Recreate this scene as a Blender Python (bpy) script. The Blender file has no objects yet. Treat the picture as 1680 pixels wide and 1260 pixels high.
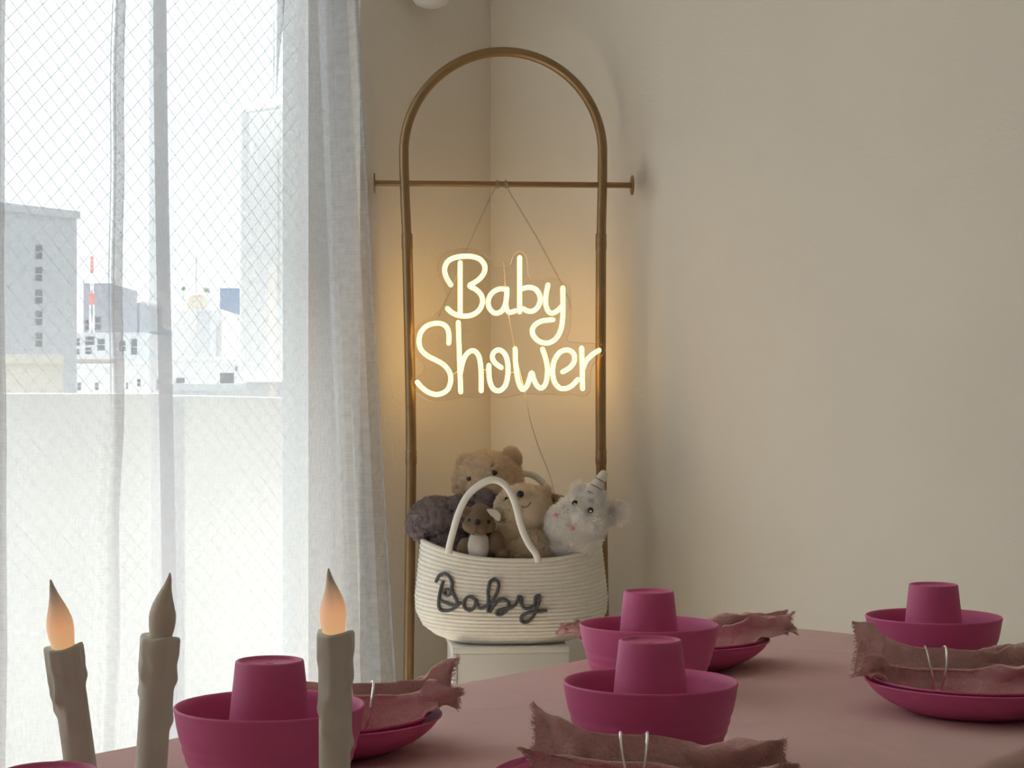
import bpy, bmesh, math, random
import numpy as np
from mathutils import Vector, Matrix, noise

random.seed(7); rng = np.random.default_rng(7)
S = bpy.context.scene
COL = S.collection

# ------------------------------------------------------------------ camera
F, YH, CAMZ = 2950.0, 660.0, 1.03
cd = bpy.data.cameras.new('camera'); cam = bpy.data.objects.new('camera', cd); COL.objects.link(cam)
cam.location = (0, 0, CAMZ); cam.rotation_euler = (math.pi/2, 0, 0)
cd.sensor_width = 36; cd.lens = F/1680*36; cd.shift_y = (YH-630)/1680; cd.clip_start = .05; cd.clip_end = 5000
S.camera = cam
# ------------------------------------------------------------------ world, sun, exposure
SKY = 1.25
w = bpy.data.worlds.new('sky'); S.world = w; w.use_nodes = True
nt = w.node_tree; nt.nodes.clear()
out = nt.nodes.new('ShaderNodeOutputWorld'); bg = nt.nodes.new('ShaderNodeBackground')
tc = nt.nodes.new('ShaderNodeTexCoord'); sx = nt.nodes.new('ShaderNodeSeparateXYZ')
rp = nt.nodes.new('ShaderNodeValToRGB'); nz = nt.nodes.new('ShaderNodeTexNoise'); mx = nt.nodes.new('ShaderNodeMixRGB')
nt.links.new(tc.outputs['Generated'], sx.inputs[0]); nt.links.new(sx.outputs['Z'], rp.inputs[0])
rp.color_ramp.elements[0].position = 0.0; rp.color_ramp.elements[0].color = (.92, .97, .985, 1)
rp.color_ramp.elements[1].position = .7; rp.color_ramp.elements[1].color = (.74, .87, 1, 1)
nz.inputs['Scale'].default_value = 5; nz.inputs['Detail'].default_value = 4
nt.links.new(tc.outputs['Generated'], nz.inputs['Vector'])
cr = nt.nodes.new('ShaderNodeValToRGB'); cr.color_ramp.elements[0].position = .45; cr.color_ramp.elements[1].position = .65
nt.links.new(nz.outputs['Fac'], cr.inputs[0]); nt.links.new(cr.outputs[0], mx.inputs[0])
nt.links.new(rp.outputs[0], mx.inputs[1]); mx.inputs[2].default_value = (.97, .99, 1, 1)
nt.links.new(mx.outputs[0], bg.inputs[0]); bg.inputs[1].default_value = SKY
nt.links.new(bg.outputs[0], out.inputs[0])
sd = bpy.data.lights.new('sun_offscreen', 'SUN'); sd.energy = 14.0; sd.angle = .14; sd.color = (1, .97, .92)
so = bpy.data.objects.new('sun_offscreen', sd); COL.objects.link(so)
so.rotation_euler = Vector((.28, -.43, -1.0)).to_track_quat('-Z', 'Y').to_euler()   # high over the balcony, falling on the sheers
vs = S.view_settings; vs.view_transform = 'Standard'; vs.look = 'None'; vs.gamma = 1; vs.use_curve_mapping = False
vs.exposure = 0.7

# ------------------------------------------------------------------ helpers
def px(x, y, d):
    return Vector(((x-840)/F*d, d, CAMZ+(YH-y)/F*d))
E1 = Vector((.784, -.621, 0)); E2 = Vector((-.621, -.784, 0)); CC = Vector((-.045, 3.785, 0))
def R(a, b, z=0.0):
    return CC + E1*a + E2*b + Vector((0, 0, z))
def toR(p):
    q = Vector((p[0], p[1], 0)) - CC
    return q.dot(E1), q.dot(E2)
def on_plane(x, y, M, e):
    k = (x-840)/F
    s = (k*M[1]-M[0])/(e[0]-k*e[1]); d = M[1]+s*e[1]
    return Vector((M[0]+s*e[0], d, CAMZ+(YH-y)/F*d))

def tag(o, label=None, cat=None, group=None, kind=None):
    if label: o['label'] = label
    if cat: o['category'] = cat
    if group: o['group'] = group
    if kind: o['kind'] = kind
    return o
def link(o, parent=None):
    COL.objects.link(o)
    if parent is not None:
        o.parent = parent
        o.matrix_parent_inverse = parent_world(parent).inverted()
    return o
def parent_world(p):
    m = p.matrix_basis.copy()
    if p.parent: m = parent_world(p.parent) @ p.matrix_parent_inverse @ m
    return m
def empty(name, loc):
    o = bpy.data.objects.new(name, None); o.location = loc; o.empty_display_size = .05
    COL.objects.link(o); return o
def mesh(name, v, f, mat, parent=None, smooth=True, fix=False, angle=None):
    me = bpy.data.meshes.new(name)
    me.from_pydata([tuple(p) for p in v], [], [tuple(q) for q in f])
    if fix:
        b = bmesh.new(); b.from_mesh(me); bmesh.ops.recalc_face_normals(b, faces=b.faces); b.to_mesh(me); b.free()
    if smooth: me.polygons.foreach_set('use_smooth', [True]*len(me.polygons))
    if angle: me.set_sharp_from_angle(angle=math.radians(angle))
    me.materials.append(mat); me.update()
    return link(bpy.data.objects.new(name, me), parent)
def bm_obj(name, b, mat, parent=None, smooth=False, angle=None):
    bmesh.ops.recalc_face_normals(b, faces=b.faces)
    me = bpy.data.meshes.new(name); b.to_mesh(me); b.free()
    if smooth: me.polygons.foreach_set('use_smooth', [True]*len(me.polygons))
    if angle: me.set_sharp_from_angle(angle=math.radians(angle))
    me.materials.append(mat)
    return link(bpy.data.objects.new(name, me), parent)
class MB:
    """collects pieces of ONE object"""
    def __init__(s): s.v = []; s.f = []
    def add(s, v, f):
        n = len(s.v); s.v += [tuple(p) for p in v]; s.f += [tuple(i+n for i in q) for q in f]; return s
    def build(s, name, mat, parent=None, smooth=True, angle=40, fix=True):
        return mesh(name, s.v, s.f, mat, parent, smooth, fix, angle)
def tube_geo(pts, r, seg=10, closed=False, flat=1.0, up=None):
    pts = [Vector(p) for p in pts]; n = len(pts)
    rs = r if hasattr(r, '__len__') else [r]*n
    v = []; f = []
    T = []
    for i in range(n):
        a = pts[(i-1) % n] if closed else pts[max(i-1, 0)]
        b = pts[(i+1) % n] if closed else pts[min(i+1, n-1)]
        t = (b-a); T.append(t.normalized() if t.length > 1e-9 else Vector((0, 0, 1)))
    nrm = up.copy() if up is not None else T[0].orthogonal()
    for i in range(n):
        t = T[i]
        nn = (up if up is not None else nrm); nn = nn - t*nn.dot(t)
        if nn.length < 1e-6: nn = t.orthogonal()
        nrm = nn.normalized(); bi = t.cross(nrm)
        for k in range(seg):
            a = 2*math.pi*k/seg
            v.append(pts[i]+nrm*(math.cos(a)*rs[i]*flat)+bi*(math.sin(a)*rs[i]))
    m = n if closed else n-1
    for i in range(m):
        j = (i+1) % n
        for k in range(seg):
            f.append((i*seg+k, i*seg+(k+1) % seg, j*seg+(k+1) % seg, j*seg+k))
    if not closed:
        f.append(tuple(range(seg))[::-1]); f.append(tuple((n-1)*seg+k for k in range(seg)))
    return v, f
def spline(P, n=8, closed=False):
    P = [Vector(p) for p in P]; o = []; m = len(P)
    rngs = range(m) if closed else range(m-1)
    for i in rngs:
        if closed: a, b, c, d = P[(i-1) % m], P[i], P[(i+1) % m], P[(i+2) % m]
        else: a, b, c, d = P[max(i-1, 0)], P[i], P[i+1], P[min(i+2, m-1)]
        for k in range(n):
            t = k/n
            o.append(.5*((2*b)+(c-a)*t+(2*a-5*b+4*c-d)*t*t+(3*b-a-3*c+d)*t**3))
    if not closed: o.append(P[-1])
    return o
def round_ends(pts, r, k=3):
    """tube radii and points with rounded ends"""
    a = (pts[0]-pts[1]).normalized(); b = (pts[-1]-pts[-2]).normalized()
    pre = [pts[0]+a*(r*math.sin(x)) for x in (1.5, 1.1, .6)]; pr = [r*math.cos(x) for x in (1.5, 1.1, .6)]
    post = [pts[-1]+b*(r*math.sin(x)) for x in (.6, 1.1, 1.5)]
    return pre+list(pts)+post, pr+[r]*len(pts)+pr[::-1]
def lathe_geo(prof, seg=64, c=(0, 0, 0)):
    v = []; f = []; n = len(prof)
    for (r, z) in prof:
        for k in range(seg):
            a = 2*math.pi*k/seg; v.append((c[0]+r*math.cos(a), c[1]+r*math.sin(a), c[2]+z))
    for i in range(n-1):
        for k in range(seg):
            f.append((i*seg+k, i*seg+(k+1) % seg, (i+1)*seg+(k+1) % seg, (i+1)*seg+k))
    for i, rev in ((0, True), (n-1, False)):
        if prof[i][0] > 1e-6:
            q = tuple(i*seg+k for k in range(seg)); f.append(q[::-1] if rev else q)
    return v, f
def box_pts(P8):   # 8 corners: bottom 4 (ring), top 4 (ring)
    return P8, [(0, 3, 2, 1), (4, 5, 6, 7), (0, 1, 5, 4), (1, 2, 6, 5), (2, 3, 7, 6), (3, 0, 4, 7)]
def rbox_geo(a0, a1, b0, b1, z0, z1):     # a box in room coordinates
    return box_pts([R(a0, b0, z0), R(a1, b0, z0), R(a1, b1, z0), R(a0, b1, z0),
                    R(a0, b0, z1), R(a1, b0, z1), R(a1, b1, z1), R(a0, b1, z1)])
def bevel_box(name, geo, mat, r, seg=3, parent=None):
    b = bmesh.new(); vs_ = [b.verts.new(p) for p in geo[0]]
    for q in geo[1]: b.faces.new([vs_[i] for i in q])
    bmesh.ops.recalc_face_normals(b, faces=b.faces)
    if r: bmesh.ops.bevel(b, geom=b.edges[:], offset=r, segments=seg, affect='EDGES', profile=.5)
    return bm_obj(name, b, mat, parent, True, 35)
def smoothstep(a, b, x):
    t = np.clip((x-a)/(b-a), 0, 1); return t*t*(3-2*t)

# ------------------------------------------------------------------ materials
def mat(name, col, rough=.6, metal=0., bump=0., bscale=200., var=0., vscale=8., spec=.5, sheen=0., stretch=None):
    m = bpy.data.materials.new(name); m.use_nodes = True; n = m.node_tree; b = n.nodes['Principled BSDF']
    b.inputs['Base Color'].default_value = (*col, 1); b.inputs['Roughness'].default_value = rough
    b.inputs['Metallic'].default_value = metal; b.inputs['Specular IOR Level'].default_value = spec
    b.inputs['Sheen Weight'].default_value = sheen
    t = n.nodes.new('ShaderNodeTexCoord'); mp = n.nodes.new('ShaderNodeMapping')
    n.links.new(t.outputs['Object'], mp.inputs[0])
    if stretch: mp.inputs['Scale'].default_value = stretch
    if var:
        x = n.nodes.new('ShaderNodeTexNoise'); x.inputs['Scale'].default_value = vscale; x.inputs['Detail'].default_value = 5
        n.links.new(mp.outputs[0], x.inputs['Vector'])
        r = n.nodes.new('ShaderNodeValToRGB'); r.color_ramp.elements[0].position = .3; r.color_ramp.elements[1].position = .7
        r.color_ramp.elements[0].color = (*[c*(1-var) for c in col], 1); r.color_ramp.elements[1].color = (*[min(1, c*(1+var)) for c in col], 1)
        n.links.new(x.outputs['Fac'], r.inputs[0]); n.links.new(r.outputs[0], b.inputs['Base Color'])
    if bump:
        x = n.nodes.new('ShaderNodeTexNoise'); x.inputs['Scale'].default_value = bscale; x.inputs['Detail'].default_value = 4
        n.links.new(mp.outputs[0], x.inputs['Vector'])
        u = n.nodes.new('ShaderNodeBump'); u.inputs['Strength'].default_value = bump; u.inputs['Distance'].default_value = .002
        n.links.new(x.outputs['Fac'], u.inputs['Height']); n.links.new(u.outputs[0], b.inputs['Normal'])
    return m
def emit(name, col, s):
    m = bpy.data.materials.new(name); m.use_nodes = True; n = m.node_tree; n.nodes.clear()
    o = n.nodes.new('ShaderNodeOutputMaterial'); e = n.nodes.new('ShaderNodeEmission')
    e.inputs[0].default_value = (*col, 1); e.inputs[1].default_value = s; n.links.new(e.outputs[0], o.inputs[0]); return m
def clear_mat(name, tint, gloss, rough=.02):
    m = bpy.data.materials.new(name); m.use_nodes = True; n = m.node_tree; n.nodes.clear()
    o = n.nodes.new('ShaderNodeOutputMaterial'); t = n.nodes.new('ShaderNodeBsdfTransparent'); g = n.nodes.new('ShaderNodeBsdfGlossy')
    x = n.nodes.new('ShaderNodeMixShader'); t.inputs[0].default_value = (*tint, 1); g.inputs['Roughness'].default_value = rough
    x.inputs[0].default_value = gloss
    n.links.new(t.outputs[0], x.inputs[1]); n.links.new(g.outputs[0], x.inputs[2]); n.links.new(x.outputs[0], o.inputs[0]); return m
def sheer_mat(name, cover, col=(.62, .63, .66)):
    m = bpy.data.materials.new(name); m.use_nodes = True; n = m.node_tree; n.nodes.clear(); L = n.links.new
    o = n.nodes.new('ShaderNodeOutputMaterial'); t = n.nodes.new('ShaderNodeBsdfTransparent')
    d = n.nodes.new('ShaderNodeBsdfDiffuse'); tr = n.nodes.new('ShaderNodeBsdfTranslucent')
    d.inputs[0].default_value = (*col, 1); tr.inputs[0].default_value = (*col, 1)
    x1 = n.nodes.new('ShaderNodeMixShader'); x1.inputs[0].default_value = .45; L(d.outputs[0], x1.inputs[1]); L(tr.outputs[0], x1.inputs[2])
    uv = n.nodes.new('ShaderNodeUVMap'); facs = []
    for sc in ((40, 900, 1), (260, 60, 1)):
        mp = n.nodes.new('ShaderNodeMapping'); mp.inputs['Scale'].default_value = sc; L(uv.outputs[0], mp.inputs[0])
        q = n.nodes.new('ShaderNodeTexNoise'); q.inputs['Scale'].default_value = 1; q.inputs['Detail'].default_value = 2; L(mp.outputs[0], q.inputs['Vector'])
        facs.append(q)
    ad = n.nodes.new('ShaderNodeMath'); ad.operation = 'ADD'; L(facs[0].outputs['Fac'], ad.inputs[0]); L(facs[1].outputs['Fac'], ad.inputs[1])
    mr = n.nodes.new('ShaderNodeMapRange'); mr.inputs[1].default_value = .6; mr.inputs[2].default_value = 1.4
    mr.inputs[3].default_value = max(0, cover-.09); mr.inputs[4].default_value = min(1, cover+.09); L(ad.outputs[0], mr.inputs[0])
    x2 = n.nodes.new('ShaderNodeMixShader'); L(mr.outputs[0], x2.inputs[0]); L(t.outputs[0], x2.inputs[1]); L(x1.outputs[0], x2.inputs[2])
    L(x2.outputs[0], o.inputs[0]); return m
M_wall = mat('wall_plaster', (.80, .765, .70), .9, bump=.35, bscale=90, var=.02, vscale=3)
M_ceil = mat('ceiling_paint', (.80, .78, .74), .9)
M_floor = mat('floor_wood', (.64, .53, .41), .5, var=.2, vscale=4, stretch=(1, 8, 1))
M_frame = mat('window_aluminium', (.70, .71, .70), .45, metal=.0)
M_glass = clear_mat('window_glass', (.97, .985, .98), .05)
M_wire = mat('glass_wire', (.30, .31, .33), .5, metal=.3)
M_sheer = sheer_mat('sheer_voile', .42)
M_hem = sheer_mat('sheer_hem', .72)
M_brass = mat('brushed_brass', (.31, .205, .105), .42, metal=.75, var=.06, vscale=30, spec=.4)
M_pink = mat('magenta_melamine', (.66, .125, .30), .50, bump=.04, bscale=500, spec=.36)
M_cloth = mat('dusty_pink_cloth', (.76, .515, .495), .95, bump=.25, bscale=700, var=.04, vscale=5)
M_nap = mat('pink_linen', (.76, .475, .45), .95, bump=.9, bscale=300, var=.08, vscale=60, sheen=.2)
M_silver = mat('polished_silver', (.86, .84, .80), .16, metal=1.)
M_rope = mat('white_cotton_rope', (.84, .80, .72), .9, bump=.55, bscale=520, var=.04, vscale=90)
M_greycord = mat('grey_cord', (.095, .10, .11), .85, bump=.4, bscale=700, var=.15, vscale=200)
M_tape = mat('white_cotton_tape', (.83, .82, .77), .8, bump=.2, bscale=900)
M_white = mat('white_painted_wood', (.72, .70, .65), .6, bump=.12, bscale=60)
M_black = mat('black_bead', (.012, .010, .010), .18)
M_thread = mat('dark_thread', (.05, .035, .03), .8)
M_acr = clear_mat('clear_acrylic', (.985, .985, .98), .035)
M_edge = clear_mat('acrylic_edge', (.95, .88, .76), .35, .25)
M_neon = emit('warm_neon', (1.0, .59, .17), 3.0)
M_cord = mat('clear_cord', (.80, .72, .60), .4)
M_chain = mat('steel_chain', (.45, .40, .34), .35, metal=.8)
M_wax = mat('ivory_wax', (.72, .69, .60), .5, bump=.25, bscale=90, var=.04, vscale=40, spec=.4)
M_wood = mat('table_wood', (.40, .28, .18), .5)
M_dark = mat('dark_metal', (.08, .075, .07), .4, metal=.6)

# ------------------------------------------------------------------ room
HC = 2.42; AX, BY = 4.6, 5.6; WB0, WB1, WZ1 = .40, 3.70, 2.12
def struct(name, mb, m, **k):
    return tag(mb.build(name, m, None, k.get('smooth', False), None), kind='structure')
struct('floor', MB().add(*rbox_geo(0, AX, 0, BY, -.1, 0)), M_floor)
struct('ceiling', MB().add(*rbox_geo(-.14, AX+.14, -.14, BY+.14, HC, HC+.12)), M_ceil)
struct('wall_right', MB().add(*rbox_geo(0, AX, -.14, 0, 0, HC)), M_wall)
wl = MB(); wl.add(*rbox_geo(-.14, 0, -2.2, WB0, -.1, HC)); wl.add(*rbox_geo(-.14, 0, WB1, BY, 0, HC))
wl.add(*rbox_geo(-.14, 0, WB0, WB1, WZ1, HC)); wl.add(*rbox_geo(-.14, 0, WB0, WB1, -.1, .03))
struct('wall_left', wl, M_wall)
struct('wall_opposite', MB().add(*rbox_geo(AX, AX+.14, 0, BY, 0, HC)), M_wall)
struct('wall_back', MB().add(*rbox_geo(0, AX, BY, BY+.14, 0, HC)), M_wall)
bb = MB().add(*rbox_geo(0, AX, 0, .012, 0, .07)); struct('baseboard_right', bb, M_white)

# window facing the balcony: sliding panes of wired glass
GA = -.10
def window(name, aa, spans, z0, z1, wired):
    fr = MB(); b0, b1 = spans[0][0], spans[-1][1]
    fr.add(*rbox_geo(aa-.035, aa+.035, b0, b1, z0, z0+.05)); fr.add(*rbox_geo(aa-.035, aa+.035, b0, b1, z1-.05, z1))
    for (p, q) in spans:
        fr.add(*rbox_geo(aa-.035, aa+.035, p, p+.075, z0+.05, z1-.05)); fr.add(*rbox_geo(aa-.035, aa+.035, q-.05, q, z0+.05, z1-.05))
    o = fr.build(name, M_frame, None, False, None); tag(o, kind='structure')
    for i, (p, q) in enumerate(spans):
        g = MB().add(*rbox_geo(aa-.003, aa+.003, p+.07, q-.045, z0+.045, z1-.045)).build('pane', M_glass, o, False, None)
        if i >= wired: continue
        wm = MB(); st = .034; p0, q0, za, zb = p+.075, q-.05, z0+.05, z1-.05; H = zb-za; Wd = q0-p0
        for sgn in (1, -1):
            k = -int(H/st)-2
            while k*st < Wd+H:
                c = k*st                     # b = c + sgn*(z)
                if sgn == 1: lo, hi = max(0, -c), min(H, Wd-c); f = lambda z: c+z
                else: lo, hi = max(0, c-Wd), min(H, c); f = lambda z: c-z
                if hi > lo+.01:
                    wm.add(*tube_geo([R(aa+.0038, p0+f(lo), za+lo), R(aa+.0038, p0+f(hi), za+hi)], .00042, 4))
                k += 1
        tag(wm.build('wire_mesh', M_wire, g, False, None, False), 'diamond wire mesh cast in the glass')
    return o
window('window_1', GA, [(WB0, 1.60), (1.60, 2.66), (2.66, WB1)], .03, WZ1, 2)
# balcony, parapet, partition panel
M_conc = mat('grey_concrete', (.40, .41, .41), .95, bump=.3, bscale=30, var=.06, vscale=3)
M_panel = mat('white_panel_paint', (.62, .63, .63), .6)
M_steel = mat('galvanised_steel', (.36, .37, .38), .5)
tag(MB().add(*rbox_geo(-1.25, -.14, -2.2, 4.2, -.12, 0)).build('balcony_floor', M_conc, None, False, None), kind='structure')
tag(MB().add(*rbox_geo(-.66, -.14, -2.2, 5.0, 2.58, 2.74)).build('added_sun_canopy', M_conc, None, False, None), kind='structure')  # unseen slab, added to keep the sun off the upper part of the sheers
def b_at(x, a):     # where a pixel column meets the plane a
    k = (x-840)/F; q = CC+E1*a
    return (q.x-k*q.y)/(k*E2.y-E2.x)
PA = -1.05
def parapet(x0, x1, y0, y1, label, b0=None, b1=None):
    b0 = b_at(x0, PA) if b0 is None else b0; b1 = b_at(x1, PA) if b1 is None else b1
    z0 = px(0, y0, R(PA, b0).y).z; z1 = px(0, y1, R(PA, b1).y).z
    g = box_pts([R(PA, b0, 0), R(PA-.12, b0, 0), R(PA-.12, b1, 0), R(PA, b1, 0), R(PA, b0, z0), R(PA-.12, b0, z0), R(PA-.12, b1, z1), R(PA, b1, z1)])
    o = bevel_box('balcony_parapet', g, M_conc, .006, 2); tag(o, label, 'parapet', 'balcony parapet slabs'); return o
parapet(303, 470, 648, 652, 'grey concrete parapet slab below the white partition panel')
parapet(264, 0, 645, 642, 'long grey concrete parapet slab below the city view', b1=4.0)
bpp = b_at(393, -1.31)
pt = empty('partition_panel', R(-.75, bpp, 1.0)); tag(pt, 'white rounded panel box projecting over the balcony parapet', 'panel')
zt = px(0, 166, R(-1.31, bpp).y).z; zb = px(0, 628, R(-1.31, bpp).y).z
bevel_box('body', rbox_geo(-1.33, -.14, bpp-.13, bpp, zb, zt), M_panel, .035, 4, pt)
bevel_box('face_sheet', rbox_geo(-1.27, -.20, bpp-.002, bpp+.004, zb+.05, zt-.04), M_panel, .003, 2, pt)
bevel_box('bracket', rbox_geo(-1.36, -.14, bpp-.11, bpp-.03, zb-.055, zb+.002), M_steel, .004, 2, pt)
bevel_box('seam_strip', rbox_geo(-1.16, -1.152, bpp+.003, bpp+.007, zb+.22, zt-.15), M_panel, .001, 1, pt)

# ------------------------------------------------------------------ the city
M_ground = mat('city_ground', (.40, .40, .40), .9, var=.2, vscale=.02)
tag(MB().add([(-3000, 6, -24), (3000, 6, -24), (3000, 4000, -24), (-3000, 4000, -24)], [(0, 1, 2, 3)]).build('ground', M_ground, None, False, None), kind='structure')
BM = {k: mat('facade_'+k, c, .85, var=.03, vscale=.3) for k, c in dict(
    grey=(.32, .33, .34), beige=(.46, .42, .35), white=(.66, .66, .65), mauve=(.28, .29, .33), slate=(.28, .30, .34),
    blue=(.18, .24, .35), glassy=(.30, .40, .48), cream=(.55, .48, .37), roof=(.33, .29, .26), pale=(.50, .52, .53)).items()}
M_pane = mat('dark_pane', (.05, .06, .07), .5); M_red = mat('mast_red', (.66, .16, .12), .6); M_lite = mat('sill_white', (.82, .82, .81), .8)
def building(name, x0, x1, ytop, d, fac, label, depth=12, slope=0.0, wins=(), yb=None):
    """front face seen between two pixel columns at a chosen distance; slope = extra distance at the right end"""
    p0, p1 = px(x0, ytop, d), px(x1, ytop, d+slope); zt_ = p0.z; zb_ = -24.0
    if yb is not None: zb_ = px(x0, yb, d).z
    t = Vector((p1.x-p0.x, p1.y-p0.y, 0)); n_ = Vector((-t.y, t.x, 0)).normalized()
    ring = [p0, p1, p1+n_*depth, p0+n_*depth]
    root = empty(name, ((p0.x+p1.x)/2, (p0.y+p1.y)/2, zb_)); tag(root, label, 'building')
    g = box_pts([Vector((q.x, q.y, zb_)) for q in ring]+[Vector((q.x, q.y, zt_)) for q in ring])
    bevel_box('walls', g, BM[fac], 0, 1, root)
    cop = [p0-n_*.1, p1-n_*.1, p1+n_*depth, p0+n_*depth]; h = max(.15, 1.2*d/F)
    bevel_box('coping', box_pts([Vector((q.x, q.y, zt_)) for q in cop]+[Vector((q.x, q.y, zt_+h)) for q in cop]), BM[fac], 0, 1, root)
    for (wx0, wx1, wy0, wy1) in wins:
        def hit(x, y):
            k = (x-840)/F; s = (k*p0.y-p0.x)/(t.x-k*t.y); q = p0+t*s; return Vector((q.x, q.y, CAMZ+(YH-y)/F*q.y))
        A, B_, C_, D_ = hit(wx0, wy1), hit(wx1, wy1), hit(wx1, wy0), hit(wx0, wy0); th = .6*d/F
        fr_ = MB(); e = .9*d/F; ex = t.normalized()*e; ez = Vector((0, 0, e))
        for (q0, q1, q2, q3) in ((A-ex-ez, B_+ex-ez, B_+ex, A-ex), (D_-ex, C_+ex, C_+ex+ez, D_-ex+ez), (A-ex, A, D_, D_-ex), (B_, B_+ex, C_+ex, C_)):
            fr_.add(*box_pts([q0-n_*th, q1-n_*th, q1+n_*th, q0+n_*th, q3-n_*th, q2-n_*th, q2+n_*th, q3+n_*th]))
        o = fr_.build('window', BM[fac], root, False, None)
        MB().add(*box_pts([A-n_*.3*th, B_-n_*.3*th, B_+n_*th, A+n_*th, D_-n_*.3*th, C_-n_*.3*th, C_+n_*th, D_+n_*th])).build('pane', M_pane, o, False, None)
        # transom
        mid = wy0+(wy1-wy0)*.52; A2, B2 = hit(wx0, mid), hit(wx1, mid)
        MB().add(*box_pts([A2-n_*th, B2-n_*th, B2, A2, A2-n_*th+ez*.7, B2-n_*th+ez*.7, B2+ez*.7, A2+ez*.7])).build('transom', M_lite, o, False, None)
    return root
building('apartment_tower', -60, 126, 339, 33.4, 'grey', 'tall grey tower with one column of small windows', 14, 2.3,
         [(58, 69, y, y+23) for y in (402, 438, 475, 510, 546)]+[(58, 69, 582, 593)])
building('low_block', -20, 104, 596, 29, 'beige', 'low beige block at the foot of the grey tower', 4, .3)
building('office_tower', 137, 181, 466, 420, 'mauve', 'grey-violet office tower under the red and white mast', 30, 0,
         [(140, 146, 525, 541), (154, 165, 520, 541)])
building('office_tower', 193, 229, 498, 452, 'slate', 'slate grey stepped office tower between mast tower and glass block', 30, 0, [(196, 204, 545, 556)])
building('office_tower', 229.3, 238, 496, 485, 'pale', 'slim pale tower behind the slate stepped tower', 24, 0)
building('office_block', 105, 240, 548, 200, 'pale', 'pale office block with large dark windows below the mast', 20, 0,
         [(126, 131, 555, 567), (126, 131, 573, 581), (140, 155, 552, 566), (140, 150, 570, 581), (160, 172, 556, 575), (215, 225, 556, 582), (196, 206, 560, 576)])
building('glass_block', 241, 268, 541, 300, 'glassy', 'blue-green glass office block beside the water tank building', 20, 0, [(246, 262, 544, 560), (246, 262, 564, 578)])
building('flat_roof_house', 104, 200, 594, 95, 'roof', 'low building with a brownish flat roof terrace', 20, 0)
building('white_house', 105, 196, 603, 70, 'white', 'white house front with two small square windows', 10, 0, [(127, 133, 628, 640), (156, 162, 628, 640)])
building('white_house', 192, 278, 598, 66, 'white', 'white house with three narrow windows and low parapet roof', 10, 0, [(207, 210, 628, 638), (225, 231, 622, 634), (257, 263, 622, 640)])
tk = building('tank_building', 284, 364, 511, 130, 'white', 'white building carrying a cream water tank on its roof', 14, 0, [(347, 355, 543, 556)])
building('stair_block', 322, 345, 512, 127, 'pale', 'pale grey stair block in front of the tank building', 2.5, 0)
building('blue_tower', 361, 420, 474, 380, 'blue', 'blue-grey glass tower behind the white panel', 30, 0, [(368, 380, 528, 545)])
building('white_house', 284, 352, 592, 60, 'white', 'white house below the water tank building', 8, 0, [(289, 303, 620, 638)])
building('white_house', 352, 420, 598, 58, 'white', 'white house with a recessed grey bay beside the panel', 8, 0, [(361, 384, 612, 646), (386, 390, 580+22, 608)])
building('low_block', 262, 420, 641, 40, 'pale', 'pale low wall seen through the parapet gap', 6, 0)
# rooftop tank, railing, plants on the tank building
c = px(322, 511, 134)
tank = empty('water_tank', c); tag(tank, 'cream water tank on the white roof', 'tank')
MB().add(*lathe_geo([(.0001, 0), (.78, 0), (.78, .95), (.6, 1.25), (.0001, 1.35)], 24, c)).build('drum', BM['cream'], tank)
MB().add(*tube_geo([c+Vector((0, 0, 1.3)), c+Vector((0, 0, 4.2))], .04, 6)).build('aerial', M_steel, tank)
rl = empty('roof_railing', px(322, 511, 131)); tag(rl, 'thin metal railing around the rooftop tank', 'railing')
for i in range(15):
    q = px(299+i*4.4, 511, 131)
    MB().add(*tube_geo([q, q+Vector((0, 0, .85))], .02, 5)).build('baluster', M_steel, rl)
MB().add(*tube_geo([px(297, 511, 131)+Vector((0, 0, .85)), px(363, 511, 131)+Vector((0, 0, .85))], .025, 5)).build('rail', M_steel, rl)
M_leaf = mat('rooftop_leaves', (.20, .28, .17), .9)
for (xx, yy, rr, lb) in ((340, 476, 5.0, 'round rooftop shrub above the tank'), (301, 474, 3.0, 'small rooftop tree beside the tank')):
    q = px(xx, yy, 133); rr_ = rr*133/F; sh = empty('rooftop_shrub', Vector((q.x, q.y, px(0, 511, 133).z))); tag(sh, lb, 'shrub', 'rooftop shrubs')
    MB().add(*tube_geo([Vector((q.x, q.y, px(0, 511, 133).z)), q], .03, 5)).build('stem', M_steel, sh)
    lv = MB()
    for i in range(160):
        dv = Vector(rng.normal(size=3)).normalized()*rr_*random.uniform(.3, 1.1); o1 = Vector(rng.normal(size=3))*.06; o2 = Vector(rng.normal(size=3))*.06
        lv.add([q+dv, q+dv+o1, q+dv+o2], [(0, 1, 2)])
    tag(lv.build('foliage', M_leaf, sh, False, None, False), kind='stuff')
# red and white lattice mast
mast = empty('radio_mast', Vector((px(151, 560, 415).x, 415, -24))); tag(mast, 'red and white radio mast over the office tower', 'mast')
for i, (ya, yb_, w_) in enumerate(((836, 500, 3.6), (500, 488, 3.4), (488, 448, 2.0), (448, 420, 1.6), (420, 375, .8))):
    sec = MB()
    for sx_ in (-1, 1):
        for sy_ in (-1, 1):
            a = px(151, ya, 415)+Vector((sx_*w_*.14, sy_*w_*.14, 0)); b = px(151, yb_, 415)+Vector((sx_*w_*.12, sy_*w_*.12, 0))
            sec.add(*tube_geo([a, b], .09, 5))
    n_ = 4
    for k in range(n_):
        z = ya+(yb_-ya)*k/n_; z2 = ya+(yb_-ya)*(k+1)/n_
        sec.add(*tube_geo([px(151-w_*.9, z, 414), px(151+w_*.9, z2, 414)], .07, 4)); sec.add(*tube_geo([px(151+w_*.9, z, 414), px(151-w_*.9, z2, 414)], .07, 4))
    sec.build('section', M_red if i in (1, 3) else M_lite, mast, False, None)
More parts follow.
